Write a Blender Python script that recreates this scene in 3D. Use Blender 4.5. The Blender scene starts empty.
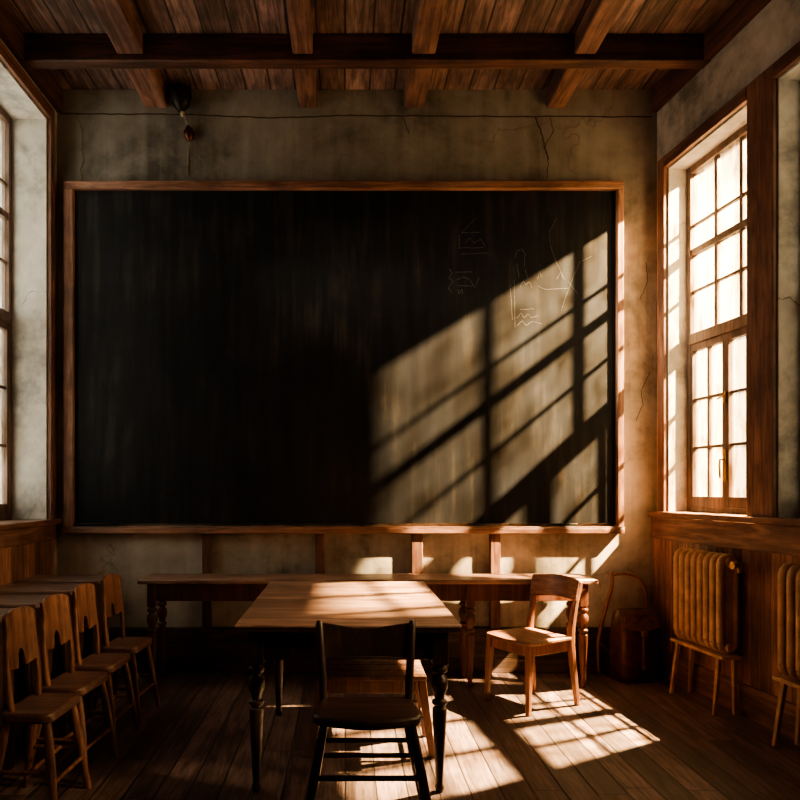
import bpy, bmesh, math, random
from mathutils import Vector, Matrix
random.seed(7)
S = bpy.context.scene
COL = S.collection
PI = math.pi

# ------------------------------------------------------------------ materials
class NT:
    def __init__(s, mat):
        s.nt = mat.node_tree; s.n = s.nt.nodes; s.l = s.nt.links
    def new(s, t, **k):
        n = s.n.new(t)
        for a, b in k.items(): setattr(n, a, b)
        return n
    def put(s, sock, v):
        if hasattr(v, 'is_linked') or isinstance(v, bpy.types.NodeSocket): s.l.new(v, sock)
        else: sock.default_value = v
    def math(s, op, a, b=0.0, clamp=False):
        n = s.new('ShaderNodeMath', operation=op, use_clamp=clamp)
        s.put(n.inputs[0], a); s.put(n.inputs[1], b)
        return n.outputs[0]
    def mix(s, f, a, b, mode='MIX'):
        n = s.new('ShaderNodeMix', data_type='RGBA', blend_type=mode)
        s.put(n.inputs[0], f); s.put(n.inputs[6], a); s.put(n.inputs[7], b)
        return n.outputs[2]
    def noise(s, vec, scale, detail=6, rough=.6, dist=0):
        n = s.new('ShaderNodeTexNoise')
        s.l.new(vec, n.inputs['Vector'])
        n.inputs['Scale'].default_value = scale; n.inputs['Detail'].default_value = detail
        n.inputs['Roughness'].default_value = rough; n.inputs['Distortion'].default_value = dist
        return n.outputs['Fac']
    def mapping(s, vec, scale=(1, 1, 1), loc=None):
        n = s.new('ShaderNodeMapping'); s.l.new(vec, n.inputs[0]); n.inputs['Scale'].default_value = scale
        if loc is not None: s.put(n.inputs['Location'], loc)
        return n.outputs[0]
    def ramp(s, f, stops):
        n = s.new('ShaderNodeValToRGB'); s.put(n.inputs[0], f)
        e = n.color_ramp.elements
        while len(e) < len(stops): e.new(.5)
        for el, (p, c) in zip(e, stops):
            el.position = p; el.color = (c[0], c[1], c[2], 1) if len(c) == 3 else c
        return n.outputs[0]
    def coords(s):
        tc = s.new('ShaderNodeTexCoord'); v = tc.outputs['Object']
        sx = s.new('ShaderNodeSeparateXYZ'); s.l.new(v, sx.inputs[0])
        return v, sx.outputs
def base_mat(name, rough=.6):
    m = bpy.data.materials.new(name); m.use_nodes = True
    t = NT(m); b = t.n['Principled BSDF']; b.inputs['Roughness'].default_value = rough
    return m, t, b
def sc3(c, k): return tuple(x * k for x in c)

def desat(c, k=.22):
    g = c[0] * .45 + c[1] * .45 + c[2] * .1
    c = tuple(x * (1 - k) + g * k for x in c)
    return (c[0], c[1] * .96, c[2] * 1.3)
def wood(name, dark, light, axis='x', rough=.5, plank=None, bump=.25, scale=1.0, wear=.5):
    """axis: grain direction; plank=(across axis, width, length, gap) paints boards with joints"""
    m, t, b = base_mat(name, rough)
    v, xyz = t.coords()
    ai = 'xyz'.index(axis)
    k_ = .30 if name in ('floor_boards', 'ceiling_boards') else .08
    dark, light = desat(dark, k_), desat(light, k_)
    st = [7 * scale] * 3; st[ai] = .55 * scale
    loc = None; prand = None; gapm = None
    if plank:
        ac, w, L, gap = plank
        ci = 'xyz'.index(ac)
        q = t.math('DIVIDE', xyz[ci], w)
        idx = t.math('FLOOR', q)
        wn = t.new('ShaderNodeTexWhiteNoise', noise_dimensions='1D'); t.l.new(idx, wn.inputs['W'])
        along = t.math('ADD', t.math('DIVIDE', xyz[ai], L), t.math('MULTIPLY', wn.outputs['Value'], 7.3))
        j = t.math('FLOOR', along)
        wn2 = t.new('ShaderNodeTexWhiteNoise', noise_dimensions='2D')
        cx = t.new('ShaderNodeCombineXYZ'); t.l.new(idx, cx.inputs[0]); t.l.new(j, cx.inputs[1])
        t.l.new(cx.outputs[0], wn2.inputs['Vector'])
        prand = wn2.outputs['Value']
        ca = t.new('ShaderNodeVectorMath', operation='SCALE'); t.l.new(wn2.outputs['Color'], ca.inputs[0]); ca.inputs['Scale'].default_value = 40
        loc = ca.outputs[0]
        f = t.math('FRACT', q); d = t.math('MULTIPLY', t.math('MINIMUM', f, t.math('SUBTRACT', 1.0, f)), w)
        g1 = t.math('SUBTRACT', 1.0, t.math('DIVIDE', d, gap, True), True)
        f2 = t.math('FRACT', along); d2 = t.math('MULTIPLY', t.math('MINIMUM', f2, t.math('SUBTRACT', 1.0, f2)), L)
        g2 = t.math('SUBTRACT', 1.0, t.math('DIVIDE', d2, gap * .7, True), True)
        gapm = t.math('MAXIMUM', g1, g2)
    vv = t.mapping(v, st, loc)
    n1 = t.noise(vv, 3.2, 8, .62, 1.1)
    n2 = t.noise(vv, 13, 5, .7, .3)
    n3 = t.noise(v, 2.3, 4, .6)
    f = t.math('ADD', t.math('MULTIPLY', n1, .7), t.math('MULTIPLY', n2, .3))
    mid = tuple((a + c) / 2 for a, c in zip(dark, light))
    col = t.ramp(f, [(.30, sc3(dark, .6)), (.44, dark), (.55, mid), (.70, light)])
    w_ = t.ramp(n3, [(.35, (1 - wear,) * 3), (.65, (1.12,) * 3)])
    col = t.mix(1.0, col, w_, 'MULTIPLY')
    h = f
    if plank:
        pv = t.ramp(prand, [(0, (.50, .48, .46)), (1, (1.3, 1.27, 1.22))])
        col = t.mix(1.0, col, pv, 'MULTIPLY')
        col = t.mix(gapm, col, (.006, .004, .003, 1))
        h = t.math('SUBTRACT', t.math('MULTIPLY', f, .35), gapm)
    t.l.new(col, b.inputs['Base Color'])
    r = t.math('ADD', t.math('MULTIPLY', n2, .25), rough - .12, True); t.l.new(r, b.inputs['Roughness'])
    bp = t.new('ShaderNodeBump'); bp.inputs['Strength'].default_value = bump; bp.inputs['Distance'].default_value = .006
    t.l.new(h, bp.inputs['Height']); t.l.new(bp.outputs[0], b.inputs['Normal'])
    return m

def plaster(name, dark, mid, light, streak=.4, crack=.5, top_dark=0):
    m, t, b = base_mat(name, .85)
    v, xyz = t.coords()
    n1 = t.noise(v, 1.1, 9, .62, .5)
    n2 = t.noise(v, 7, 8, .65)
    n3 = t.noise(t.mapping(v, (5, 5, .35)), 2.2, 6, .6)
    f = t.math('ADD', t.math('MULTIPLY', n1, .6), t.math('ADD', t.math('MULTIPLY', n2, .4 - streak * .25), t.math('MULTIPLY', n3, streak * .25)))
    col = t.ramp(f, [(.39, dark), (.50, mid), (.62, light)])
    vo = t.new('ShaderNodeTexVoronoi', feature='DISTANCE_TO_EDGE')
    vd = t.new('ShaderNodeVectorMath', operation='ADD'); t.l.new(v, vd.inputs[0])
    nz = t.new('ShaderNodeTexNoise'); t.l.new(v, nz.inputs['Vector']); nz.inputs['Scale'].default_value = 2.5; nz.inputs['Detail'].default_value = 6
    sc = t.new('ShaderNodeVectorMath', operation='SCALE'); t.l.new(nz.outputs['Color'], sc.inputs[0]); sc.inputs['Scale'].default_value = .7
    t.l.new(sc.outputs[0], vd.inputs[1]); t.l.new(vd.outputs[0], vo.inputs['Vector']); vo.inputs['Scale'].default_value = .8
    cr = t.math('SUBTRACT', 1.0, t.math('DIVIDE', vo.outputs['Distance'], .006, True), True)
    cm = t.math('MULTIPLY', cr, t.ramp(n1, [(.48, (0, 0, 0)), (.6, (1, 1, 1))]))
    col = t.mix(t.math('MULTIPLY', cm, crack), col, sc3(dark, .25) + (1,))
    if top_dark:  # colour grows darker towards the top of the wall
        k = t.ramp(t.math('ADD', t.math('DIVIDE', xyz[2], 4.5), t.math('MULTIPLY', n1, .2)), [(.78, (1, 1, 1)), (1.05, (1 - top_dark,) * 3)])
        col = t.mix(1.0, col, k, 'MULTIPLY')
    t.l.new(col, b.inputs['Base Color'])
    bp = t.new('ShaderNodeBump'); bp.inputs['Strength'].default_value = .35; bp.inputs['Distance'].default_value = .012
    t.l.new(t.math('SUBTRACT', f, cm), bp.inputs['Height']); t.l.new(bp.outputs[0], b.inputs['Normal'])
    return m

def plain(name, c, rough=.5, metal=0, var=.35, scale=14):
    m, t, b = base_mat(name, rough)
    v, _ = t.coords()
    n = t.noise(v, scale, 6, .6)
    t.l.new(t.ramp(n, [(.35, sc3(c, 1 - var)), (.65, sc3(c, 1 + var * .5))]), b.inputs['Base Color'])
    b.inputs['Metallic'].default_value = metal
    bp = t.new('ShaderNodeBump'); bp.inputs['Strength'].default_value = .12; bp.inputs['Distance'].default_value = .004
    t.l.new(n, bp.inputs['Height']); t.l.new(bp.outputs[0], b.inputs['Normal'])
    return m

def board_mat():
    m, t, b = base_mat('blackboard_slate', .62)
    v, _ = t.coords()
    n1 = t.noise(t.mapping(v, (7, 7, .6)), 2.4, 7, .55)
    n2 = t.noise(v, 1.2, 6, .6, .8)
    f = t.math('MULTIPLY', n1, n2)
    c = t.ramp(f, [(.10, (.0028, .0036, .0068)), (.28, (.0110, .0120, .0165)), (.50, (.044, .040, .039))])
    t.l.new(c, b.inputs['Base Color'])
    b.inputs['Specular IOR Level'].default_value = .22
    return m

def glass_mat():
    m = bpy.data.materials.new('dusty_old_glass'); m.use_nodes = True
    t = NT(m); t.n.remove(t.n['Principled BSDF']); out = t.n['Material Output']
    v, _ = t.coords()
    n = t.noise(t.mapping(v, (6, 6, 1.2)), 3, 6, .65, .6)
    tr = t.new('ShaderNodeBsdfTransparent'); tl = t.new('ShaderNodeBsdfTranslucent')
    gl = t.new('ShaderNodeBsdfGlossy'); gl.inputs['Roughness'].default_value = .08
    t.l.new(t.ramp(n, [(.34, (.36, .27, .15)), (.46, (.66, .57, .40)), (.66, (.86, .78, .60))]), tr.inputs[0])
    tl.inputs[0].default_value = (.60, .48, .30, 1)
    mx = t.new('ShaderNodeMixShader'); t.l.new(t.ramp(n, [(.3, (.05,) * 3), (.75, (.015,) * 3)]), mx.inputs[0])
    t.l.new(tr.outputs[0], mx.inputs[1]); t.l.new(tl.outputs[0], mx.inputs[2])
    m2 = t.new('ShaderNodeMixShader'); m2.inputs[0].default_value = .05
    t.l.new(mx.outputs[0], m2.inputs[1]); t.l.new(gl.outputs[0], m2.inputs[2])
    t.l.new(m2.outputs[0], out.inputs[0])
    return m

M = dict(
    floor=wood('floor_boards', (.125, .078, .046), (.37, .24, .145), 'y', .42, ('x', .145, 2.6, .0065), .55, 1.3, .35),
    ceil=wood('ceiling_boards', (.13, .075, .038), (.46, .285, .15), 'y', .7, ('x', .19, 9.0, .011), .7, 1.0, .5),
    beam_x=wood('beam_timber_cross', (.07, .030, .014), (.22, .10, .045), 'x', .65, None, .5, .8),
    beam_y=wood('beam_timber_long', (.14, .068, .034), (.40, .22, .115), 'y', .65, None, .5, .8),
    trim_x=wood('trim_wood_long', (.13, .060, .026), (.36, .19, .09), 'x', .5),
    trim_z=wood('trim_wood_upright', (.13, .060, .026), (.36, .19, .09), 'z', .5),
    wains=wood('wainscot_boards', (.18, .080, .036), (.48, .24, .11), 'z', .45, ('x', .085, 9, .004), .6),
    lowback=wood('old_skirting_boards', (.055, .038, .026), (.15, .11, .08), 'x', .6, ('z', .115, 4, .004), .5),
    table=wood('worn_table_top', (.25, .15, .082), (.56, .385, .235), 'x', .38, ('y', .30, 20, .003), .3),
    tablebase=wood('dark_table_base', (.030, .014, .008), (.085, .042, .022), 'z', .42),
    backtop=wood('long_table_top', (.22, .125, .065), (.54, .35, .20), 'x', .4),
    backbase=wood('long_table_base', (.10, .034, .014), (.24, .09, .036), 'z', .45),
    darkchair=wood('dark_chair_wood', (.030, .014, .008), (.090, .046, .025), 'z', .36),
    darkseat=wood('dark_chair_seat', (.05, .026, .015), (.15, .082, .048), 'x', .40),
    oak=wood('orange_chair_wood', (.26, .105, .036), (.54, .265, .10), 'z', .4),
    oakseat=wood('orange_chair_seat', (.30, .14, .058), (.60, .33, .15), 'x', .42),
    pupil=wood('pupil_chair_wood', (.16, .066, .028), (.46, .215, .092), 'z', .38),
    pupilseat=wood('pupil_chair_seat', (.115, .055, .028), (.32, .165, .082), 'y', .38),
    desk=wood('desk_wood', (.13, .083, .056), (.33, .22, .15), 'x', .42),
    frame=wood('board_frame_wood', (.22, .105, .045), (.52, .30, .145), 'x', .5),
    framez=wood('board_frame_upright', (.22, .105, .045), (.52, .30, .145), 'z', .5),
    sash=wood('window_sash_wood', (.10, .058, .028), (.26, .155, .08), 'z', .5),
    bent=wood('bentwood', (.26, .12, .05), (.50, .27, .12), 'z', .4),
    bench=wood('bench_wood', (.14, .066, .030), (.36, .19, .09), 'z', .45),
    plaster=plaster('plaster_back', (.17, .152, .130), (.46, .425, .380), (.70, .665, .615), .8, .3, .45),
    plasterw=plaster('plaster_side', (.19, .172, .148), (.50, .47, .425), (.72, .69, .64), .4, .9),
    reveal=plaster('plaster_reveal', (.24, .235, .23), (.54, .53, .51), (.72, .71, .69), .3, .8),
    board=board_mat(), glass=glass_mat(),
    chalk=plain('chalk_dust', (.085, .088, .10), .95, 0, .5, 60),
    crack=plain('crack_line', (.085, .068, .052), .95, 0, .4, 30),  # dark tone of the wall cracks themselves
    cord=plain('pale_cord', (.34, .29, .22), .9, 0, .3, 40),
    radiator=plain('tan_radiator_enamel', (.58, .36, .21), .42, 0, .35, 9),
    brass=plain('aged_brass', (.34, .22, .09), .35, .9, .4, 30),
    iron=plain('black_iron', (.018, .014, .012), .45, .6, .4, 30),
    leather=plain('oxblood_leather', (.085, .022, .016), .42, 0, .5, 22),
    leathertop=plain('worn_leather_top', (.15, .07, .05), .45, 0, .5, 22),
    strap=plain('leather_strap', (.20, .085, .04), .5, 0, .4, 30),
    felt=plain('dark_felt', (.02, .022, .03), .95, 0, .4, 60),
    copper=plain('copper_weight', (.12, .042, .022), .35, .7, .4, 30),
)

# ------------------------------------------------------------------ mesh helper
class MB:
    def __init__(s): s.v = []; s.f = []
    def add(s, vs, fs):
        b = len(s.v); s.v += [tuple(p) for p in vs]; s.f += [tuple(b + i for i in f) for f in fs]; return s
    def box(s, x0, x1, y0, y1, z0, z1):
        vs = [(x, y, z) for x in (x0, x1) for y in (y0, y1) for z in (z0, z1)]
        return s.add(vs, [(0, 1, 3, 2), (4, 6, 7, 5), (0, 4, 5, 1), (2, 3, 7, 6), (0, 2, 6, 4), (1, 5, 7, 3)])
    def bar(s, a, b, wa, ta, wb=None, tb=None, side=(1, 0, 0)):
        """tapered rectangular bar from a to b; side = rough direction of its width"""
        a, b = Vector(a), Vector(b); d = (b - a).normalized()
        u = Vector(side); u = (u - d * u.dot(d)).normalized(); w = d.cross(u)
        wb = wb or wa; tb = tb or ta
        vs = []
        for p, W, T in ((a, wa, ta), (b, wb, tb)):
            for i, j in ((-1, -1), (1, -1), (1, 1), (-1, 1)): vs.append(p + u * W / 2 * i + w * T / 2 * j)
        return s.add(vs, [(3, 2, 1, 0), (4, 5, 6, 7), (0, 1, 5, 4), (1, 2, 6, 5), (2, 3, 7, 6), (3, 0, 4, 7)])
    def tube(s, pts, rad, n=10, closed=False):
        pts = [Vector(p) for p in pts]; m = len(pts)
        if not hasattr(rad, '__len__'): rad = [rad] * m
        up = None; vs = []
        for i, p in enumerate(pts):
            d = (pts[min(i + 1, m - 1)] - pts[max(i - 1, 0)]).normalized()
            if up is None:
                up = Vector((0, 0, 1)) if abs(d.z) < .9 else Vector((1, 0, 0))
            u = (up - d * up.dot(d)).normalized(); w = d.cross(u); up = u
            for k in range(n):
                a = 2 * PI * k / n; vs.append(p + (u * math.cos(a) + w * math.sin(a)) * rad[i])
        fs = [(i * n + k, i * n + (k + 1) % n, (i + 1) * n + (k + 1) % n, (i + 1) * n + k) for i in range(m - 1) for k in range(n)]
        fs += [tuple(range(n))[::-1], tuple((m - 1) * n + k for k in range(n))]
        return s.add(vs, fs)
    def lathe(s, prof, a, b, n=18):
        """profile [(t 0..1, r)] turned round the line a-b"""
        a, b = Vector(a), Vector(b)
        return s.tube([a.lerp(b, t) for t, r in prof], [r for t, r in prof], n)
    def prism(s, out, z0, z1, xf=None):
        n = len(out)
        vs = [(x, y, z0) for x, y in out] + [(x, y, z1) for x, y in out]
        if xf: vs = [xf(*p) for p in vs]
        return s.add(vs, [tuple(range(n))[::-1], tuple(range(n, 2 * n))] + [(i, (i + 1) % n, n + (i + 1) % n, n + i) for i in range(n)])
    def panel(s, xs, zt, zb, yf, th, m=6):
        """curved slab: columns xs, top zt(x), bottom zb(x), middle surface y = yf(x, z)"""
        n = len(xs); vs = []
        for sd in (-.5, .5):
            for x in xs:
                for j in range(m + 1):
                    z = zb(x) + (zt(x) - zb(x)) * j / m
                    vs.append((x, yf(x, z) + sd * th, z))
        k = m + 1; o = n * k; fs = []
        for i in range(n - 1):
            for j in range(m):
                a = i * k + j
                fs.append((a, a + k, a + k + 1, a + 1)); fs.append((o + a, o + a + 1, o + a + k + 1, o + a + k))
            a = i * k; fs.append((a, o + a, o + a + k, a + k))
            a = i * k + m; fs.append((a, a + k, o + a + k, o + a))
        for j in range(m):
            fs.append((j, j + 1, o + j + 1, o + j)); a = (n - 1) * k + j
            fs.append((a, o + a, o + a + 1, a + 1))
        return s.add(vs, fs)
    def build(s, name, mat, parent=None, bevel=0.0, smooth=True, seg=2):
        me = bpy.data.meshes.new(name); me.from_pydata(s.v, [], s.f)
        bm = bmesh.new(); bm.from_mesh(me); bmesh.ops.recalc_face_normals(bm, faces=bm.faces)
        bm.to_mesh(me); bm.free()
        me.materials.append(M[mat])
        if smooth:
            me.shade_smooth(); me.set_sharp_from_angle(angle=math.radians(38))
        o = bpy.data.objects.new(name, me); COL.objects.link(o)
        if parent: o.parent = parent
        if bevel:
            md = o.modifiers.new('Bevel', 'BEVEL'); md.width = bevel; md.segments = seg; md.limit_method = 'ANGLE'; md.angle_limit = math.radians(40)
            md.harden_normals = False
        return o
def tag(o, label=None, cat=None, group=None, kind=None):
    if label: o['label'] = label
    if cat: o['category'] = cat
    if group: o['group'] = group
    if kind: o['kind'] = kind
    return o
def thing(name, label, cat, loc=(0, 0, 0), rz=0, group=None):
    o = bpy.data.objects.new(name, None); COL.objects.link(o); o.location = loc; o.rotation_euler = (0, 0, rz)
    o.empty_display_size = .1
    return tag(o, label, cat, group)
def struct(o, label=None, cat=None): return tag(o, label, cat, None, 'structure')
def copy_tree(o, parent=None):
    c = o.copy(); COL.objects.link(c); c.parent = parent
    for ch in list(o.children): copy_tree(ch, c)
    return c
def rounded(x0, x1, y0, y1, r, n=5):
    out = []
    for cx, cy, a0 in ((x1 - r, y0 + r, -90), (x1 - r, y1 - r, 0), (x0 + r, y1 - r, 90), (x0 + r, y0 + r, 180)):
        for k in range(n + 1):
            a = math.radians(a0 + 90 * k / n); out.append((cx + r * math.cos(a), cy + r * math.sin(a)))
    return out
def lin(a, b, n): return [a + (b - a) * i / (n - 1) for i in range(n)]

# ------------------------------------------------------------------ the room
XL, XR, YB, YF, H = -2.215, 2.40, 5.385, -1.6, 4.48
A = math.radians(6.0)                    # the right-hand wall opens out a little towards the viewer
def RW(u, v, z=0): return Vector((XR + u * math.sin(A) + v * math.cos(A), YB - u * math.cos(A) + v * math.sin(A), z))
def on_right(o): o.location = (XR, YB, 0); o.rotation_euler = (0, 0, A - PI / 2); return o
def on_left(o): o.location = (XL, 0, 0); o.rotation_euler = (0, 0, PI / 2); return o
EYE = 1.4
def px(x, y, Y): return Vector(((x - 345) * Y / 700, Y, EYE - (y - 490) * Y / 700))

fl = MB().box(XL - .45, XR + 1.2, YF - .15, YB + .2, -.12, 0).build('floor', 'floor', smooth=False); struct(fl, 'worn brown plank floor of the classroom', 'floor')
ce = MB().box(XL - .45, XR + 1.2, YF - .15, YB + .2, H, H + .12).build('ceiling', 'ceil', smooth=False); struct(ce, 'rustic brown plank ceiling above the beams', 'ceiling')
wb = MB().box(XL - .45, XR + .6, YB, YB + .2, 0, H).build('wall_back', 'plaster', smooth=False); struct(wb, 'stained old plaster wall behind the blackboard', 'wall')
wf = MB().box(XL - .45, XR + 1.2, YF - .15, YF, 0, H).build('wall_front', 'plasterw', smooth=False); struct(wf, 'plaster wall behind the viewer', 'wall')

def wall_with_holes(u0, u1, th, holes):
    mb = MB(); c = u0
    for a, b, z0, z1 in sorted(holes):
        mb.box(c, a, 0, th, 0, H); mb.box(a, b, 0, th, 0, z0); mb.box(a, b, 0, th, z1, H); c = b
    return mb.box(c, u1, 0, th, 0, H)
W1 = (.15, 1.06, 1.235, 3.81); W2 = (1.29, 2.16, 1.235, 3.81); WFILL = (2.75, 3.62, 1.235, 3.81); WL = (4.20, 5.20, 1.18, 4.16)  # third right-hand opening lies out of view, added to let in fill light
on_right(struct(wall_with_holes(0, 7.05, .30, [W1, W2, WFILL]).build('wall_right', 'plasterw', smooth=False), 'mottled plaster wall with tall windows at the right', 'wall'))
on_left(struct(wall_with_holes(YF, YB, .40, [WL]).build('wall_left', 'plasterw', smooth=False), 'plaster wall with a deep window at the left', 'wall'))

# window reveals: pale plaster linings of the openings
def reveal(name, place, W, depth, label):
    a, b, z0, z1 = W; t = .012
    mb = MB().box(a, a + t, 0, depth, z0, z1).box(b - t, b, 0, depth, z0, z1).box(a + t, b - t, 0, depth, z1 - t, z1)
    return place(struct(mb.build(name, 'reveal', smooth=False), label, 'window reveal'))
reveal('trim_1', on_right, W1, .30, 'pale plaster lining of the far right window opening')
reveal('trim_2', on_right, W2, .30, 'pale plaster lining of the near right window opening')
reveal('trim_3', on_left, WL, .40, 'pale plaster lining of the left window opening')

trim_no = [3]
def trim(mb, mat, place=None, label='', bevel=.005, cat='trim', name=None):
    trim_no[0] += 1
    o = mb.build(name or 'trim_%d' % trim_no[0], mat, None, bevel)
    struct(o, label, cat)
    return place(o) if place else o

# casings round the openings
def casing(place, W, far, w, side):
    a, b, z0, z1 = W; p = -.035
    trim(MB().box(a - w, a, p, .0, z0, z1 + w), 'trim_z', place, 'upright brown casing board ' + side[0], name=None)
    if side[1]: trim(MB().box(b, b + w, p, .0, z0, z1 + w), 'trim_z', place, 'upright brown casing board ' + side[1])
    trim(MB().box(a, b, p, .0, z1, z1 + w), 'trim_x', place, 'brown head casing board ' + side[2])
casing(on_right, W1, 0, .085, ('at the corner side of the far right window', None, 'over the far right window'))
trim(MB().box(1.06, 1.29, -.03, 0, 1.235, 3.90), 'trim_z', on_right, 'wide brown wooden post between the two right windows')
trim(MB().box(1.29, 2.16, -.035, 0, 3.81, 3.895), 'trim_x', on_right, 'brown head casing board over the near right window')
trim(MB().box(2.16, 2.30, -.035, 0, 1.235, 3.895), 'trim_z', on_right, 'upright brown casing board at the near end of the right windows')
trim(MB().box(5.20, 5.26, -.035, 0, 1.18, 4.25), 'trim_z', on_left, 'narrow upright brown casing beside the left window')
trim(MB().box(3.9, 5.20, -.035, 0, 4.16, 4.25), 'trim_x', on_left, 'brown head casing board over the left window')
# sills, aprons and panelling below
trim(MB().box(-.0, 7.0, -.075, .0, 1.20, 1.238).box(.155, 1.055, 0, .30, 1.20, 1.238).box(1.295, 2.155, 0, .3, 1.20, 1.238), 'trim_x', on_right, 'long brown window ledge along the right wall', .006)
trim(MB().box(.0, 7.0, -.05, 0, 1.03, 1.20), 'trim_x', on_right, 'plain brown apron board under the right ledge')
trim(MB().box(.0, 7.0, -.03, 0, .20, 1.03), 'wains', on_right, 'upright tongued brown boards lining the lower right wall', 0)
struct(on_right(MB().box(.0, 7.0, -.045, 0, 0, .20).build('baseboard_right', 'trim_x', None, .006)), 'dark brown baseboard along the right wall', 'baseboard')
trim(MB().box(3.0, 5.30, -.07, .0, 1.145, 1.183).box(4.205, 5.195, 0, .40, 1.145, 1.183), 'trim_x', on_left, 'brown window ledge along the left wall', .006)
trim(MB().box(3.0, 5.26, -.045, 0, 1.03, 1.145), 'trim_x', on_left, 'brown apron board under the left ledge')
trim(MB().box(3.0, 5.26, -.03, 0, .16, 1.03), 'wains', on_left, 'upright brown boards lining the lower left wall', 0)
struct(on_left(MB().box(3.0, 5.385, -.045, 0, 0, .16).build('baseboard_left', 'trim_x', None, .006)), 'dark brown baseboard along the left wall', 'baseboard')
struct(MB().box(XL, XR + .02, YB - .03, YB, 0, .345).build('baseboard_back', 'lowback', None, .005), 'broad dark boards along the foot of the back wall', 'baseboard')
# cornice boards under the ceiling
trim(MB().box(0, 7.0, -.05, 0, 4.30, H), 'beam_x', on_right, 'dark wooden cornice board at the top of the right wall')
trim(MB().box(YF, 5.385, -.05, 0, 4.30, H), 'beam_x', on_left, 'dark wooden cornice board at the top of the left wall')

# beams
o = MB().box(XL, XR + .12, 4.72, 4.82, 4.295, H).build('ceiling_beam', 'beam_x', None, .01); struct(o, 'dark cross beam running the width of the ceiling', 'beam')
for (a, b), w in zip(((-1.535, -1.36), (-.355, -.215), (.45, .61), (1.545, 1.69)), ('leftmost', 'second from left', 'third from left', 'rightmost')):
    o = MB().box(a, b, YF, 4.719, 4.335, H).box(a, b, 4.821, YB, 4.335, H).build('ceiling_joist', 'beam_y', None, .012)
    struct(o, 'brown timber ceiling joist running to the blackboard wall, %s of four' % w, 'joist')

# ------------------------------------------------------------------ windows
def window(n, place, W, v, label):
    a, b, z0, z1 = W
    a += .012; b -= .012; z1 -= .012; z0 += .003
    root = thing('window_%d' % n, label, 'window'); struct(root); place(root)
    t0, t1 = v - .03, v + .03
    fr = MB().box(a, a + .045, t0, t1, z0, z1).box(b - .045, b, t0, t1, z0, z1).box(a + .045, b - .045, t0, t1, z1 - .05, z1).box(a + .045, b - .045, t0, t1, z0, z0 + .04)
    T = z0 + (z1 - z0) * .50
    fr.box(a + .045, b - .045, t0 - .01, t1, T - .045, T + .035)
    fr.build('window_frame', 'sash', root, .004)
    i0, i1 = a + .045, b - .045
    wd = i1 - i0
    # upper fixed light: one heavy and two fine bars, two uprights
    up0, up1 = T + .035, z1 - .05
    mz = (up0 + up1) / 2 + .01
    up = MB().box(i0, i1, v - .022, v + .022, mz - .024, mz + .024)
    for z in (up0 + (mz - up0) * .52, mz + (up1 - mz) * .34): up.box(i0, i1, v - .012, v + .012, z - .009, z + .009)
    for u in (i0 + wd * .345, i0 + wd * .68): up.box(u - .017, u + .017, v - .0135, v + .0135, up0, up1)
    up.build('glazing_bars', 'sash', root, .002)
    MB().box(i0, i1, v - .002, v + .002, up0, up1).build('pane', 'glass', root, smooth=False)
    # two lower casements
    lo0, lo1 = z0 + .04, T - .045
    mid = (i0 + i1) / 2
    for k, (c0, c1) in enumerate(((i0, mid), (mid, i1))):
        cs = MB()
        s0, s1 = (.022, .035) if k == 0 else (.035, .022)
        cs.box(c0, c0 + s0, v - .026, v + .018, lo0, lo1).box(c1 - s1, c1, v - .026, v + .018, lo0, lo1)
        cs.box(c0 + s0, c1 - s1, v - .026, v + .018, lo0, lo0 + .075).box(c0 + s0, c1 - s1, v - .026, v + .018, lo1 - .05, lo1)
        cf = cs.build('casement', 'sash', root, .003)
        g = MB()
        for q in (1 / 3, 2 / 3):
            z = lo0 + .075 + (lo1 - lo0 - .125) * q; g.box(c0 + s0, c1 - s1, v - .014, v + .012, z - .010, z + .010)
        u = (c0 + s0 + c1 - s1) / 2; g.box(u - .012, u + .012, v - .0155, v + .0135, lo0 + .075, lo1 - .05)
        g.build('glazing_bars', 'sash', cf, .002)
        MB().box(c0 + s0, c1 - s1, v - .002, v + .002, lo0 + .075, lo1 - .05).build('pane', 'glass', cf, smooth=False)
    la = MB().box(mid - .016, mid + .016, v - .036, v - .026, lo0 + .18, lo0 + .40)
    la.tube([(mid, v - .036, lo0 + .33), (mid, v - .065, lo0 + .33), (mid + .01, v - .075, lo0 + .28), (mid + .012, v - .072, lo0 + .20)], [.008, .008, .009, .007], 8)
    la.build('window_handle', 'brass', root, .002)
    lb = MB().box(mid - .014, mid + .014, v - .036, v - .026, lo0 + .72, lo0 + .80)
    lb.tube([(mid, v - .034, lo0 + .76), (mid, v - .055, lo0 + .76), (mid - .05, v - .055, lo0 + .75)], [.007, .007, .006], 8)
    lb.build('window_catch', 'brass', root, .002)
    return root
window(1, on_right, W1, .17, 'tall many-paned window with low casements nearest the blackboard, right wall')
window(2, on_right, W2, .17, 'tall many-paned window nearer the viewer on the right wall')
window(3, on_left, WL, .28, 'tall window set deep in the left wall')
window(4, on_right, WFILL, .17, 'unseen tall many-paned window added beside the viewer for fill light, right wall')


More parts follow.
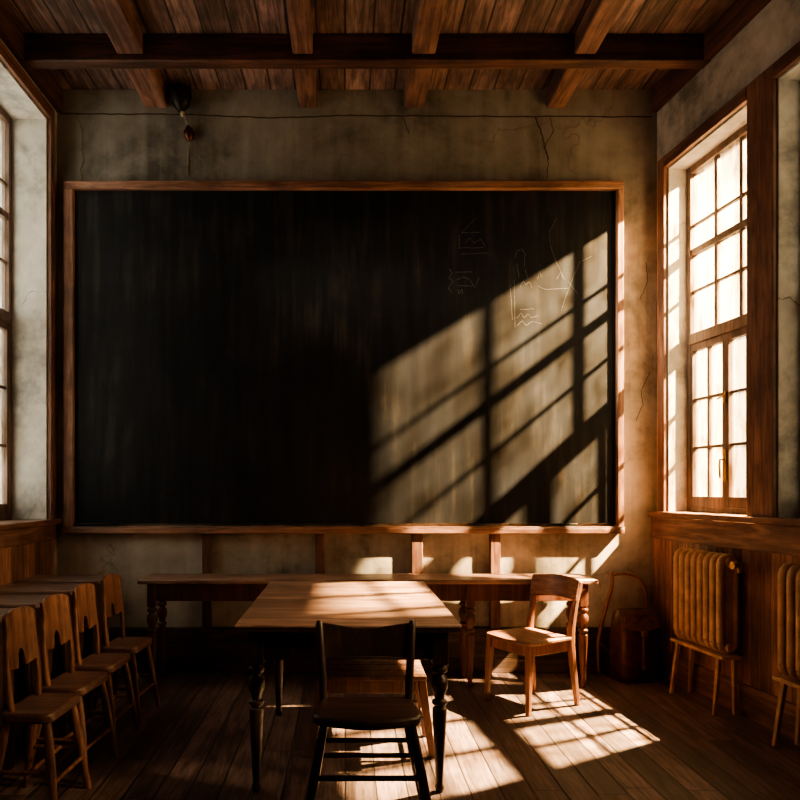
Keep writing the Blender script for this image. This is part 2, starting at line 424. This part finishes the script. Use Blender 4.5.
# ------------------------------------------------------------------ back wall fittings
def ribbon(mb, pts, w, y):
    """thin flat strip on the back wall through points (x, z)"""
    m = len(pts); vs = []
    for i, (x, z) in enumerate(pts):
        a = Vector(pts[max(i - 1, 0)]); b = Vector(pts[min(i + 1, m - 1)]); d = (b - a); d = d / (d.length or 1)
        ww = w if not hasattr(w, '__len__') else w[i]
        vs += [(x - d.y * ww / 2, y, z + d.x * ww / 2), (x + d.y * ww / 2, y, z - d.x * ww / 2)]
    mb.add(vs, [(2 * i, 2 * i + 1, 2 * i + 3, 2 * i + 2) for i in range(m - 1)])
def wall_pt(x, y, Y=YB): p = px(x, y, Y); return (p.x, p.z)
def wander(pts, n, amp):
    out = []
    for (x0, y0), (x1, y1) in zip(pts, pts[1:]):
        for k in range(n): out.append((x0 + (x1 - x0) * k / n + random.uniform(-amp, amp), y0 + (y1 - y0) * k / n + random.uniform(-amp, amp)))
    return out + [pts[-1]]
ck = MB()
ribbon(ck, [wall_pt(*p) for p in wander([(60, 114), (180, 114.5), (270, 118), (350, 115.5), (470, 116.5), (652, 117)], 14, .45)], .011, YB - .002)
for pts, w in (([(535, 117), (541, 132), (545, 148), (548, 160)], .012), ([(545, 148), (553, 130), (550, 118)], .006), ([(548, 160), (547, 178)], .006),
               ([(403, 117), (409, 134)], .006), ([(640, 300), (648, 280), (646, 262)], .005), ([(636, 420), (643, 405), (641, 390), (650, 372)], .005)):
    ribbon(ck, [wall_pt(*p) for p in wander(pts, 6, .6)], w, YB - .0025)
ck.build('wall_crack', 'crack', wb, smooth=False)

bb = thing('blackboard', 'huge wooden framed blackboard with faint chalk scribbles on the back wall', 'blackboard', (0, 0, 0))
BX0, BX1, BZ0, BZ1 = -2.135, 2.115, 1.115, 3.745
YP = YB - .045
MB().box(BX0 + .05, BX1 - .03, YP, YB - .002, BZ0 + .03, BZ1 - .04).build('writing_surface', 'board', bb, smooth=False)
MB().box(BX0, BX1, YB - .085, YB - .001, BZ1 - .062, BZ1).build('frame_rail', 'frame', bb, .007)
MB().box(BX0, BX0 + .075, YB - .082, YB - .001, BZ0, BZ1 - .062).build('frame_stile', 'framez', bb, .007)
MB().box(BX1 - .05, BX1, YB - .082, YB - .001, BZ0, BZ1 - .062).build('frame_stile', 'framez', bb, .007)
MB().box(BX0, BX1, YB - .095, YB - .001, BZ0 - .045, BZ0 - .005).box(BX0, BX1, YB - .095, YB - .083, BZ0 - .005, BZ0 + .008).build('chalk_tray', 'frame', bb, .005)
def zz(x, y): return (440 + x / 5, 200 + y / 5)
def scribble(strokes, w=.0045):
    mb = MB()
    for s in strokes:
        q = [zz(*p) for p in s]
        fine = []
        for a, b in zip(q, q[1:]):
            for k in range(4): fine.append((a[0] + (b[0] - a[0]) * k / 4 + random.uniform(-.25, .25), a[1] + (b[1] - a[1]) * k / 4 + random.uniform(-.25, .25)))
        fine.append(q[-1])
        ribbon(mb, [wall_pt(x, y, YP) for x, y in fine], w, YP - .0015)
    mb.build('chalk_scribble', 'chalk', bb, smooth=False)
scribble([[(105, 165), (200, 162)], [(98, 175), (95, 245)], [(100, 240), (215, 238)], [(105, 270), (245, 265)], [(125, 215), (150, 190), (170, 215), (205, 195), (225, 235)], [(110, 165), (150, 120), (185, 85)]])
scribble([[(75, 362), (160, 360)], [(85, 430), (170, 430)], [(45, 345), (60, 365), (45, 390), (65, 405), (42, 440), (60, 465)], [(85, 400), (120, 385), (150, 400), (175, 440), (195, 385)], [(90, 445), (95, 470), (110, 445), (112, 470)]])
scribble([[(375, 285), (385, 255), (410, 245), (425, 270), (420, 335)], [(385, 320), (395, 390)], [(425, 345), (440, 395)], [(400, 435), (415, 405), (430, 425), (445, 408), (458, 438)], [(495, 325), (500, 330)], [(488, 395), (498, 355), (505, 385)]])
scribble([[(548, 150), (550, 220), (575, 300), (625, 400)], [(550, 150), (585, 90)], [(490, 432), (530, 448), (640, 442)], [(605, 555), (640, 450), (665, 385), (700, 310), (760, 280)], [(585, 395), (603, 360), (615, 395)], [(640, 410), (688, 468)]])
scribble([[(370, 400), (375, 640)], [(400, 548), (470, 545)], [(385, 590), (405, 565), (420, 590), (440, 570), (455, 588), (490, 580)], [(385, 630), (410, 605), (430, 628), (460, 608), (510, 620)], [(350, 420), (362, 600)]])
# uprights below the tray
for x, w, l in ((207, .068, 'leftmost of four'), (320, .07, 'second from left of four'), (417, .085, 'third from left of four'), (495, .075, 'rightmost of four')):
    c = px(x, 0, YB - .04).x
    trim(MB().box(c - w / 2, c + w / 2, YB - .06, YB - .001, .346, BZ0 - .046), 'trim_z', None, 'short brown upright post under the chalk tray, ' + l, .005, 'post')

def eraser(loc, L, label):
    r = thing('blackboard_eraser', label, 'eraser', loc, 0)
    MB().box(-L / 2, L / 2, -.017, .017, 0, .018).build('felt_pad', 'felt', r, .003)
    MB().box(-L / 2, L / 2, -.015, .015, .0185, .036).build('eraser_back', 'iron', r, .006)
eraser((-1.88, YB - .064, BZ0 - .003), .30, 'long dark blue felt eraser lying at the left end of the chalk tray')
eraser((px(571, 0, YB - .11).x, YB - .064, BZ0 - .003), .13, 'short dark eraser near the right end of the chalk tray')

# dark lamp fitting high on the wall with its pull cord, loose cord at the left
lp = thing('wall_lamp', 'black iron lamp fitting high on the back wall beside the left joist', 'lamp', px(181, 98, YB - .10))
MB().box(-.035, .035, .055, .099, -.03, .07).tube([(0, .07, .03), (0, .02, .075), (0, -.0, .06)], .012, 8).build('bracket', 'iron', lp, .003)
MB().lathe([(0, .018), (.12, .04), (.25, .062), (.6, .082), (.92, .076), (1, .05)], (0, 0, -.105), (0, 0, .085), 16).build('lamp_shade', 'iron', lp)
MB().lathe([(0, .004), (.25, .014), (.6, .018), (1, .012)], (.015, 0, -.145), (.01, 0, -.10), 12).build('bulb', 'cord', lp)
for q in (-1, 1): MB().tube([(q * .05, -.06, .03), (q * .075, -.03, .07), (q * .03, .0, .085)], .008, 6).build('lamp_arm', 'iron', lp)
pc = thing('pull_cord', 'thin pull cord with a copper weight hanging below the wall lamp', 'cord', px(186, 112, YB - .02))
MB().tube([(-.02, 0, .0), (0, 0, -.06), (.02, 0, -.12)], .006, 6).tube([(.03, 0, -.22), (.012, 0, -.26), (.008, .012, -.34), (.006, .012, -.478)], .005, 6).build('cord', 'cord', pc)
MB().lathe([(0, .01), (.2, .034), (.55, .042), (.8, .028), (1, .01)], (.03, -.015, -.23), (.02, -.01, -.11), 12).build('weight', 'copper', pc)
wc = MB().tube([px(x, y, YB - .006) for x, y in ((74, 116), (79, 120), (82, 132), (81, 150), (84, 160), (80, 170), (82, 178), (79, 186))], .005, 6)
tag(wc.build('loose_cord', 'cord'), 'pale loose cord hanging on the back wall at the upper left of the blackboard', 'cord')

# ------------------------------------------------------------------ tables
def turned_leg(mb, x, y, z1, blk, r, foot=True):
    """square block at the top, vase turnings, long taper"""
    mb.box(x - blk / 2, x + blk / 2, y - blk / 2, y + blk / 2, z1 - .0, z1 + .16)
    P = [(0, r * .42), (.035, r * .62), (.05, r * .60), (.07, r * .46), (.10, r * .50), (.35, r * .72), (.62, r * .95), (.655, r * .92), (.66, r * .68), (.675, r * .66), (.685, r * .95), (.70, r * 1.02), (.715, r * .95), (.725, r * .62),
         (.76, r * .72), (.81, r * 1.06), (.85, r * 1.12), (.89, r * .98), (.915, r * .62), (.925, r * .60), (.935, r * .95), (.955, r * 1.05), (.975, r * .95), (.98, r * .70), (1, r * .74)]
    mb.lathe(P, (x, y, 0), (x, y, z1 + .001), 18)
T = thing('teacher_table', 'dark long wooden table with turned legs in the middle of the room', 'table', (.014, 3.92, 0))
MB().box(-.514, .514, -.76, .76, .777, .79).build('table_top', 'table', T, .004)
MB().box(-.509, .509, -.756, .756, .7545, .7765).build('table_top_underframe', 'tablebase', T, .003)
def boxes(name, mat, parent, bev, *bs):
    for b in bs: MB().box(*b).build(name, mat, parent, bev)
boxes('apron', 'tablebase', T, .003, (-.388, .388, -.69, -.665, .615, .754), (-.388, .388, .425, .45, .615, .754), (-.445, -.42, -.633, .393, .615, .754), (.42, .445, -.633, .393, .615, .754))
for x in (-.425, .425):
    for y in (-.67, .43):
        mb = MB(); turned_leg(mb, x, y, .594, .072, .036); mb.build('leg', 'tablebase', T, .003)

B = thing('long_table', 'long narrow reddish brown table standing along the back wall', 'table', (.16, 5.08, 0))
MB().box(-1.62, 1.62, -.17, .20, .738, .77).build('table_top', 'backtop', B, .008)
boxes('apron', 'backbase', B, .003, (-1.495, 1.495, -.135, -.115, .615, .737), (-1.495, 1.495, .135, .155, .615, .737), (-1.535, -1.515, -.09, .11, .615, .737), (1.515, 1.535, -.09, .11, .615, .737))
for x in (-1.525, .725, 1.525):
    for y in (-.125, .145):
        mb = MB(); turned_leg(mb, x, y, .577, .058, .034); mb.build('leg', 'backbase', B, .003)

# low bench under the table
G = thing('low_bench', 'low slatted wooden bench pushed under the dark table', 'bench', (.14, 3.83, 0))
for y in (-.13, -.005, .12): MB().box(-.285, .285, y - .054, y + .054, .405, .430).build('slat', 'bench', G, .004)
boxes('apron', 'bench', G, .003, (-.235, .235, -.165, -.147, .335, .404), (-.235, .235, .137, .155, .335, .404))
for x in (-1, 1):
    for y in (-.145, .135):
        MB().bar((x * .262, y, .404), (x * .318, y * 1.12, 0), .046, .04, .034, .030).build('leg', 'bench', G, .004)
def tubes(name, mat, parent, r, *ps):
    for p in ps: MB().tube(p, r, 10).build(name, mat, parent)
tubes('stretcher', 'bench', G, .011, [(-.288, -.15, .20), (.288, -.15, .20)], [(-.288, .142, .20), (.288, .142, .20)], [(-.292, -.15, .16), (-.292, .145, .16)], [(.292, -.15, .16), (.292, .145, .16)])

# ------------------------------------------------------------------ dark chair in front
D = thing('dark_chair', 'dark wooden chair with a curved wide back rail facing the viewer before the table', 'chair', (.092, 2.93, 0), 0)
out = []
for k in range(13):
    x = -.20 + .40 * k / 12; out.append((x, -.135 - .055 * math.cos(x / .20 * PI / 2)))
out += [(.218, -.11), (.222, -.05), (.205, .06), (.188, .128), (.17, .142), (-.17, .142), (-.188, .128), (-.205, .06), (-.222, -.05), (-.218, -.11)]
MB().prism(out, .455, .495).build('seat', 'darkseat', D, .012, seg=3)
for s in (-1, 1):
    MB().tube([(s * .185, .115, .475), (s * .190, .130, .58), (s * .198, .150, .70), (s * .205, .168, .80), (s * .206, .172, .822)], [.017, .0175, .018, .018, .012], 12).build('back_post', 'darkchair', D)
    MB().lathe([(0, .0135), (.3, .019), (.55, .0215), (.8, .019), (1, .016)], (s * .262, -.185, 0), (s * .175, -.125, .462), 12).build('leg', 'darkchair', D)
    MB().lathe([(0, .0135), (.3, .018), (.55, .020), (.8, .018), (1, .016)], (s * .255, .195, 0), (s * .165, .105, .462), 12).build('leg', 'darkchair', D)
MB().panel(lin(-.20, .20, 17), lambda x: .806 - .022 * math.cos(x / .2 * PI / 2) ** 2 + .006 * abs(x / .2) ** 3, lambda x: .662 + .004 * math.cos(x / .2 * PI / 2),
           lambda x, z: .150 + (z - .70) * .18 + .018 * math.cos(x / .2 * PI / 2), .017).build('back_rail', 'darkchair', D, .004)
for z in (.26, .165): tubes('stretcher', 'darkchair', D, .0115, [(-.235 + z * .10, -.168 + (z - .2) * .1, z), (.235 - z * .10, -.168 + (z - .2) * .1, z)])
tubes('stretcher', 'darkchair', D, .0115, [(-.215, .155, .23), (.215, .155, .23)], [(-.208, .147, .30), (.208, .147, .30)], [(-.222, -.155, .20), (-.218, .16, .20)], [(.222, -.155, .20), (.218, .16, .20)])

# ------------------------------------------------------------------ orange chair in the sun
O = thing('oak_chair', 'sunlit orange wooden chair with a curved back standing apart on the right', 'chair', (1.21, 4.60, 0), math.radians(-59.7))
O.scale = (1.08, 1.10, 1.0)
out = [(-.185, .165), (-.195, -.10), (-.19, -.165), (-.165, -.19)] + [(x, -.192 - .012 * math.cos(x / .165 * PI / 2)) for x in lin(-.13, .13, 7)] + [(.165, -.19), (.19, -.165), (.195, -.10), (.185, .165)]
MB().prism(out, .428, .452).build('seat', 'oakseat', O, .007, seg=3)
boxes('seat_rail', 'oak', O, .004, (-.14, .14, -.170, -.150, .360, .427), (-.15, .15, .145, .165, .360, .427), (-.172, -.154, -.14, .15, .360, .427), (.154, .172, -.14, .15, .360, .427))
for s in (-1, 1):
    MB().bar((s * .162, -.158, .4275), (s * .176, -.180, 0), .040, .038, .026, .026).build('leg', 'oak', O, .006)
    lg = MB(); pts = [(s * .176, .215, 0, .026, .028), (s * .168, .172, .40, .034, .036), (s * .167, .175, .50, .034, .036), (s * .170, .205, .66, .030, .030), (s * .176, .245, .80, .026, .024)]
    vs = []; fs = []
    for i, (x, y, z, w, d) in enumerate(pts):
        vs += [(x - w / 2, y - d / 2, z), (x + w / 2, y - d / 2, z), (x + w / 2, y + d / 2, z), (x - w / 2, y + d / 2, z)]
        if i: a = 4 * (i - 1); fs += [(a + k, a + (k + 1) % 4, a + 4 + (k + 1) % 4, a + 4 + k) for k in range(4)]
    lg.add(vs, fs + [(3, 2, 1, 0), (16, 17, 18, 19)]); lg.build('leg', 'oak', O, .006)
MB().panel(lin(-.188, .188, 17), lambda x: .812 + .012 * math.cos(x / .188 * PI / 2), lambda x: .682, lambda x, z: .228 + (z - .74) * .2 + .05 * math.cos(x / .188 * PI / 2) - .022, .016).build('back_rail', 'oakseat', O, .004)

# ------------------------------------------------------------------ row of pupils' chairs and desks at the left
def pupil_chair():
    r = thing('school_chair', '', 'chair', (0, 0, 0), 0, 'row of school chairs along the left desks')
    MB().prism(rounded(-.165, .165, -.110, .125, .045), .408, .452).build('seat', 'pupilseat', r, .013, seg=3)
    def ypost(z): return .080 + (z - .45) * .07 + .03 * max(0, (z - .45)) ** 2
    for s in (-1, 1):
        z = [.44, .50, .56, .64, .72, .80, .855]
        pts = [(s * (.122 + .012 * math.sin((q - .44) * 12) + .022 * max(0, q - .6)), ypost(q), q) for q in z]
        mb = MB()
        for i in range(len(pts) - 1): pass
        vs = []; fs = []
        for i, (x, y, q) in enumerate(pts):
            w = .030 if q < .7 else .026; d = .022 if q < .84 else .016
            vs += [(x - w / 2, y - d / 2, q), (x + w / 2, y - d / 2, q), (x + w / 2, y + d / 2, q), (x - w / 2, y + d / 2, q)]
            if i: a = 4 * (i - 1); fs += [(a + k, a + (k + 1) % 4, a + 4 + (k + 1) % 4, a + 4 + k) for k in range(4)]
        n = len(pts) * 4
        mb.add(vs, fs + [(3, 2, 1, 0), (n - 4, n - 3, n - 2, n - 1)]); mb.build('back_post', 'pupil', r, .006)
        MB().lathe([(0, .013), (.3, .0165), (.6, .0205), (.85, .0185), (1, .015)], (s * .172, -.135, 0), (s * .125, -.075, .424), 12).build('leg', 'pupil', r)
        MB().lathe([(0, .013), (.3, .0165), (.6, .0205), (.85, .0185), (1, .015)], (s * .172, .165, 0), (s * .125, .095, .424), 12).build('leg', 'pupil', r)
    # broad splat, rounded shoulders above, arched cut below
    def top(x): return .872 - .030 * (abs(x) / .135) ** 4
    def bot(x): return .628 + (.085 * math.sqrt(max(0, 1 - (x / .034) ** 2)) if abs(x) < .034 else 0) - .018 * math.cos(abs(x) / .13 * PI / 2)
    xs = sorted(set(lin(-.13, .13, 15) + lin(-.034, .034, 9)))
    MB().panel(xs, top, bot, lambda x, z: ypost(z) - .004 + .014 * math.cos(x / .13 * PI / 2), .016, 8).build('backrest', 'pupil', r, .003)
    for s in (-1, 1): tubes('stretcher', 'pupil', r, .010, [(s * .151, -.107, .20), (s * .150, .130, .20)])
    tubes('stretcher', 'pupil', r, .010, [(-.155, -.01, .20), (.155, -.01, .20)], [(-.156, -.113, .155), (.156, -.113, .155)])
    return r
proto = pupil_chair()
spots = [(-1.355, 4.37, 86, 'brown school chair nearest the blackboard, last in the row along the desks'),
         (-1.355, 3.92, 87, 'brown school chair second from the blackboard in the row along the desks'),
         (-1.35, 3.51, 85, 'brown school chair third from the blackboard in the row along the desks'),
         (-1.345, 3.12, 88, 'brown school chair nearest the viewer in the row along the desks')]
for i, (x, y, a, l) in enumerate(spots):
    c = proto if i == 0 else copy_tree(proto)
    c.location = (x, y, 0); c.rotation_euler = (0, 0, math.radians(a)); c['label'] = l

def desk():
    r = thing('school_desk', '', 'desk', (0, 0, 0), 0, 'row of school desks at the left wall')
    MB().box(-.31, .235, -.175, .175, .772, .80).build('desk_top', 'desk', r, .006)
    MB().box(-.26, -.235, -.15, .15, .0, .771).build('end_panel', 'tablebase', r, .004)
    MB().box(.165, .19, -.15, .15, .0, .771).build('end_panel', 'tablebase', r, .004)
    MB().box(-.234, .164, -.14, .14, .60, .616).build('book_shelf', 'desk', r, .003)
    MB().box(-.234, .164, .142, .158, .45, .771).build('modesty_panel', 'desk', r, .003)
    return r
dk = desk()
for i, (y, l) in enumerate(((4.79, 'brown school desk standing nearest the blackboard in the left row'), (4.33, 'brown school desk second from the blackboard in the left row'),
                            (3.85, 'brown school desk third from the blackboard in the left row'), (3.39, 'brown school desk nearest the viewer in the left row'))):
    c = dk if i == 0 else copy_tree(dk)
    c.location = (-1.86, y, 0); c['label'] = l

# ------------------------------------------------------------------ radiators
def radiator(u0, n, label, valve):
    p = RW(u0, 0)
    r = thing('radiator', label, 'radiator', (p.x, p.y, 0), A - PI / 2, 'cast iron radiators under the right windows')
    w = .066
    for k in range(n):
        c = w * (k + .5); mb = MB()
        # one section: front and rear columns joined by rounded head and foot
        path = []
        yo, yi, z0, z1, rr = -.185, -.085, .40, .985, .05
        path = [(yo, z0 + rr)] + [(yo, z) for z in lin(z0 + rr + .04, z1 - rr - .04, 4)] + [(yo, z1 - rr)]
        for a in (30, 60, 90): path.append((yo + rr - rr * math.cos(math.radians(a)), z1 - rr + rr * math.sin(math.radians(a))))
        for a in (60, 30, 0): path.append((yi - rr + rr * math.cos(math.radians(a)), z1 - rr + rr * math.sin(math.radians(a))))
        path += [(yi, z) for z in lin(z1 - rr - .04, z0 + rr, 4)]
        for a in (-30, -60, -90): path.append((yi - rr + rr * math.cos(math.radians(a)), z0 + rr + rr * math.sin(math.radians(a))))
        for a in (-120, -150, -180): path.append((yo + rr + rr * math.cos(math.radians(a)), z0 + rr + rr * math.sin(math.radians(a))))
        mb.tube([(c, y, z) for y, z in path], .0215, 10)
        mb.box(c - .012, c + .012, yo + .03, yi, z0 + .03, z1 - .03)
        mb.build('radiator_section', 'radiator', r)
    L = w * n
    tubes('header_pipe', 'radiator', r, .027, [(-.035, -.135, .425), (L + .01, -.135, .425)], [(0, -.135, .955), (L, -.135, .955)])
    MB().box(-.02, L + .02, -.205, -.07, .355, .378).build('support_rail', 'radiator', r, .006)
    for u in (.05, L - .04):
        for y, s in ((-.185, -1), (-.085, .2)):
            MB().bar((u, y, .356), (u + (.0 if u > .1 else -.035), y + s * .03, 0), .030, .026, .024, .022).build('leg', 'radiator', r, .004)
    if valve:
        v = MB().tube([(L, -.135, .93), (L + .09, -.135, .93)], .014, 10).tube([(L + .09, -.135, .90), (L + .09, -.135, .965)], .02, 12)
        v.tube([(L + .09, -.165, .945), (L + .09, -.19, .945)], .024, 12).build('valve', 'brass', r)
    return r
radiator(.535, 8, 'tan cast iron radiator on legs below the far right window', True)
radiator(1.53, 9, 'tan cast iron radiator nearest the viewer, partly cut off by the frame edge', False)

# ------------------------------------------------------------------ corner: leather bag and bentwood hoop
bag = thing('leather_bag', 'dark red leather bag standing on the floor in the far right corner', 'bag', (2.13, 5.17, 0), math.radians(12))
vs = []; fs = []
lv = [(0, .145, .10), (.03, .155, .112), (.20, .158, .115), (.36, .154, .11), (.44, .150, .10), (.49, .143, .082), (.52, .130, .055)]
N = 20
for z, a, b in lv:
    for k in range(N):
        t = 2 * PI * k / N; c, s_ = math.cos(t), math.sin(t)
        e = .55
        vs.append((a * math.copysign(abs(c) ** e, c), b * math.copysign(abs(s_) ** e, s_), z))
for i in range(len(lv) - 1): fs += [(i * N + k, i * N + (k + 1) % N, (i + 1) * N + (k + 1) % N, (i + 1) * N + k) for k in range(N)]
fs += [tuple(range(N))[::-1], tuple((len(lv) - 1) * N + k for k in range(N))]
MB().add(vs, fs).build('bag_body', 'leather', bag)
MB().prism([(-.142, .40), (0, .37), (.142, .40), (.130, .528), (-.130, .528)], 0, .008, lambda x, y, z: (x, -.122 + (y - .37) * .42 - z, y)).build('flap', 'leathertop', bag, .003)
MB().box(-.012, .012, -.128, -.117, .10, .37).build('strap', 'strap', bag, .003)
MB().box(-.022, .022, -.142, -.122, .345, .385).build('buckle', 'brass', bag, .004)
hp = thing('bentwood_hoop', 'bent wooden hoop frame leaning on the back wall behind the leather bag', 'hoop', (0, 0, 0))
def hoop_pts(pl, Y0, Y1):
    return [px(x, y, Y0 + (Y1 - Y0) * (675 - y) / 100) for x, y in pl]
def smooth(pts, n=5):
    P = [pts[0]] + pts + [pts[-1]]; out = []
    for i in range(1, len(P) - 2):
        for k in range(n):
            t = k / n; a, b, c, d = P[i - 1], P[i], P[i + 1], P[i + 2]
            out.append(.5 * ((2 * b) + (c - a) * t + (2 * a - 5 * b + 4 * c - d) * t * t + (3 * b - a - 3 * c + d) * t ** 3))
    return out + [pts[-1]]
hp_l = hoop_pts([(599, 674.5), (598, 655), (600, 632), (606, 607), (611, 590), (612, 578), (611, 572)], 5.31, 5.33)
hp_l[0].z = .014
MB().tube(smooth(hp_l), .016, 10).build('stick', 'bent', hp)
hp_r = hoop_pts([(611.5, 575), (622, 573.5), (632, 575), (640, 580), (645, 592), (647, 612), (649, 640), (649, 674)], 5.31, 5.33)
hp_r[-1].z = .012
MB().tube(smooth(hp_r), .013, 10).build('hoop', 'bent', hp)
hp_s = hoop_pts([(600, 643), (606, 648), (611, 657), (614, 667), (614, 674)], 5.29, 5.31); hp_s[-1].z = .009
MB().tube(smooth(hp_s), .009, 8).build('lower_bow', 'bent', hp)

# ------------------------------------------------------------------ light
W = bpy.data.worlds.new('World'); S.world = W; W.use_nodes = True
nt = W.node_tree; bg = nt.nodes['Background']
tc = nt.nodes.new('ShaderNodeTexCoord'); sx = nt.nodes.new('ShaderNodeSeparateXYZ'); nt.links.new(tc.outputs['Generated'], sx.inputs[0])
mr = nt.nodes.new('ShaderNodeMapRange'); mr.inputs[1].default_value = -.7; mr.inputs[2].default_value = .7
nt.links.new(sx.outputs[0], mr.inputs[0])
rp = nt.nodes.new('ShaderNodeValToRGB'); nt.links.new(mr.outputs[0], rp.inputs[0])
rp.color_ramp.elements[0].color = (1.5, 1.65, 1.95, 1); rp.color_ramp.elements[1].color = (.74, .66, .51, 1)
nt.links.new(rp.outputs[0], bg.inputs[0]); bg.inputs[1].default_value = 8.5
def portal(place, W_, v):
    a, b, z0, z1 = W_
    L = bpy.data.lights.new('window_portal', 'AREA'); L.shape = 'RECTANGLE'; L.size = b - a; L.size_y = z1 - z0; L.cycles.is_portal = True
    o = bpy.data.objects.new('window_portal', L); COL.objects.link(o)
    e = bpy.data.objects.new('tmp', None); place(e)
    m = Matrix.Translation(e.location) @ e.rotation_euler.to_matrix().to_4x4()
    # area lamp looks along local -z: point it to local -y of the wall (into the room)
    o.matrix_world = m @ Matrix.Translation(((a + b) / 2, v, (z0 + z1) / 2)) @ Matrix.Rotation(-PI / 2, 4, 'X')
    bpy.data.objects.remove(e)
portal(on_right, W1, .29); portal(on_right, W2, .29); portal(on_left, WL, .39); portal(on_right, WFILL, .29)
def spot(name, loc, aim, power, angle, blend, col, radius):
    L = bpy.data.lights.new(name, 'SPOT'); L.energy = power; L.color = col; L.spot_size = math.radians(angle); L.spot_blend = blend; L.shadow_soft_size = radius
    o = bpy.data.objects.new(name, L); COL.objects.link(o); o.location = loc
    o.rotation_euler = (Vector(aim) - Vector(loc)).to_track_quat('-Z', 'Y').to_euler()
    return o
# low sun reaching floor, chair and table through the far right window
spot('sun_lamp_high', (5.0, 5.75, 5.9), (2.5, 6.95, 2.5), 200000, 71, .06, (1.0, .82, .54), .05)
# flatter beam that crosses the blackboard
spot('sun_lamp_low', (6.9, 2.8, 6.2), (2.5, 6.5, 2.5), 180000, 38, .04, (1.0, .78, .52), .075)
# added soft fill spot through the left window, brightens the far right corner
spot('fill_lamp_left', (-5.2, 3.85, 3.5), (2.33, 5.38, 2.65), 14000, 13, .9, (1.0, .97, .93), .25)

# added warm fill spot through the unseen window, brightens the pupils' chairs
spot('fill_lamp_right', (5.1, 1.54, 3.45), (-1.5, 3.75, .50), 8000, 20, 1.0, (1.0, .84, .66), .5)

cam = bpy.data.cameras.new('Camera'); co = bpy.data.objects.new('Camera', cam); COL.objects.link(co)
co.location = (0, 0, EYE); co.rotation_euler = (PI / 2, 0, 0)
cam.sensor_width = 36; cam.lens = 31.5; cam.shift_x = 55 / 800; cam.shift_y = 90 / 800; cam.clip_start = .05
S.camera = co
S.view_settings.view_transform = 'AgX'
S.view_settings.look = 'AgX - Medium High Contrast'
S.view_settings.exposure = -0.25
S.view_settings.use_white_balance = True
S.view_settings.white_balance_temperature = 5500
S.view_settings.white_balance_tint = 13
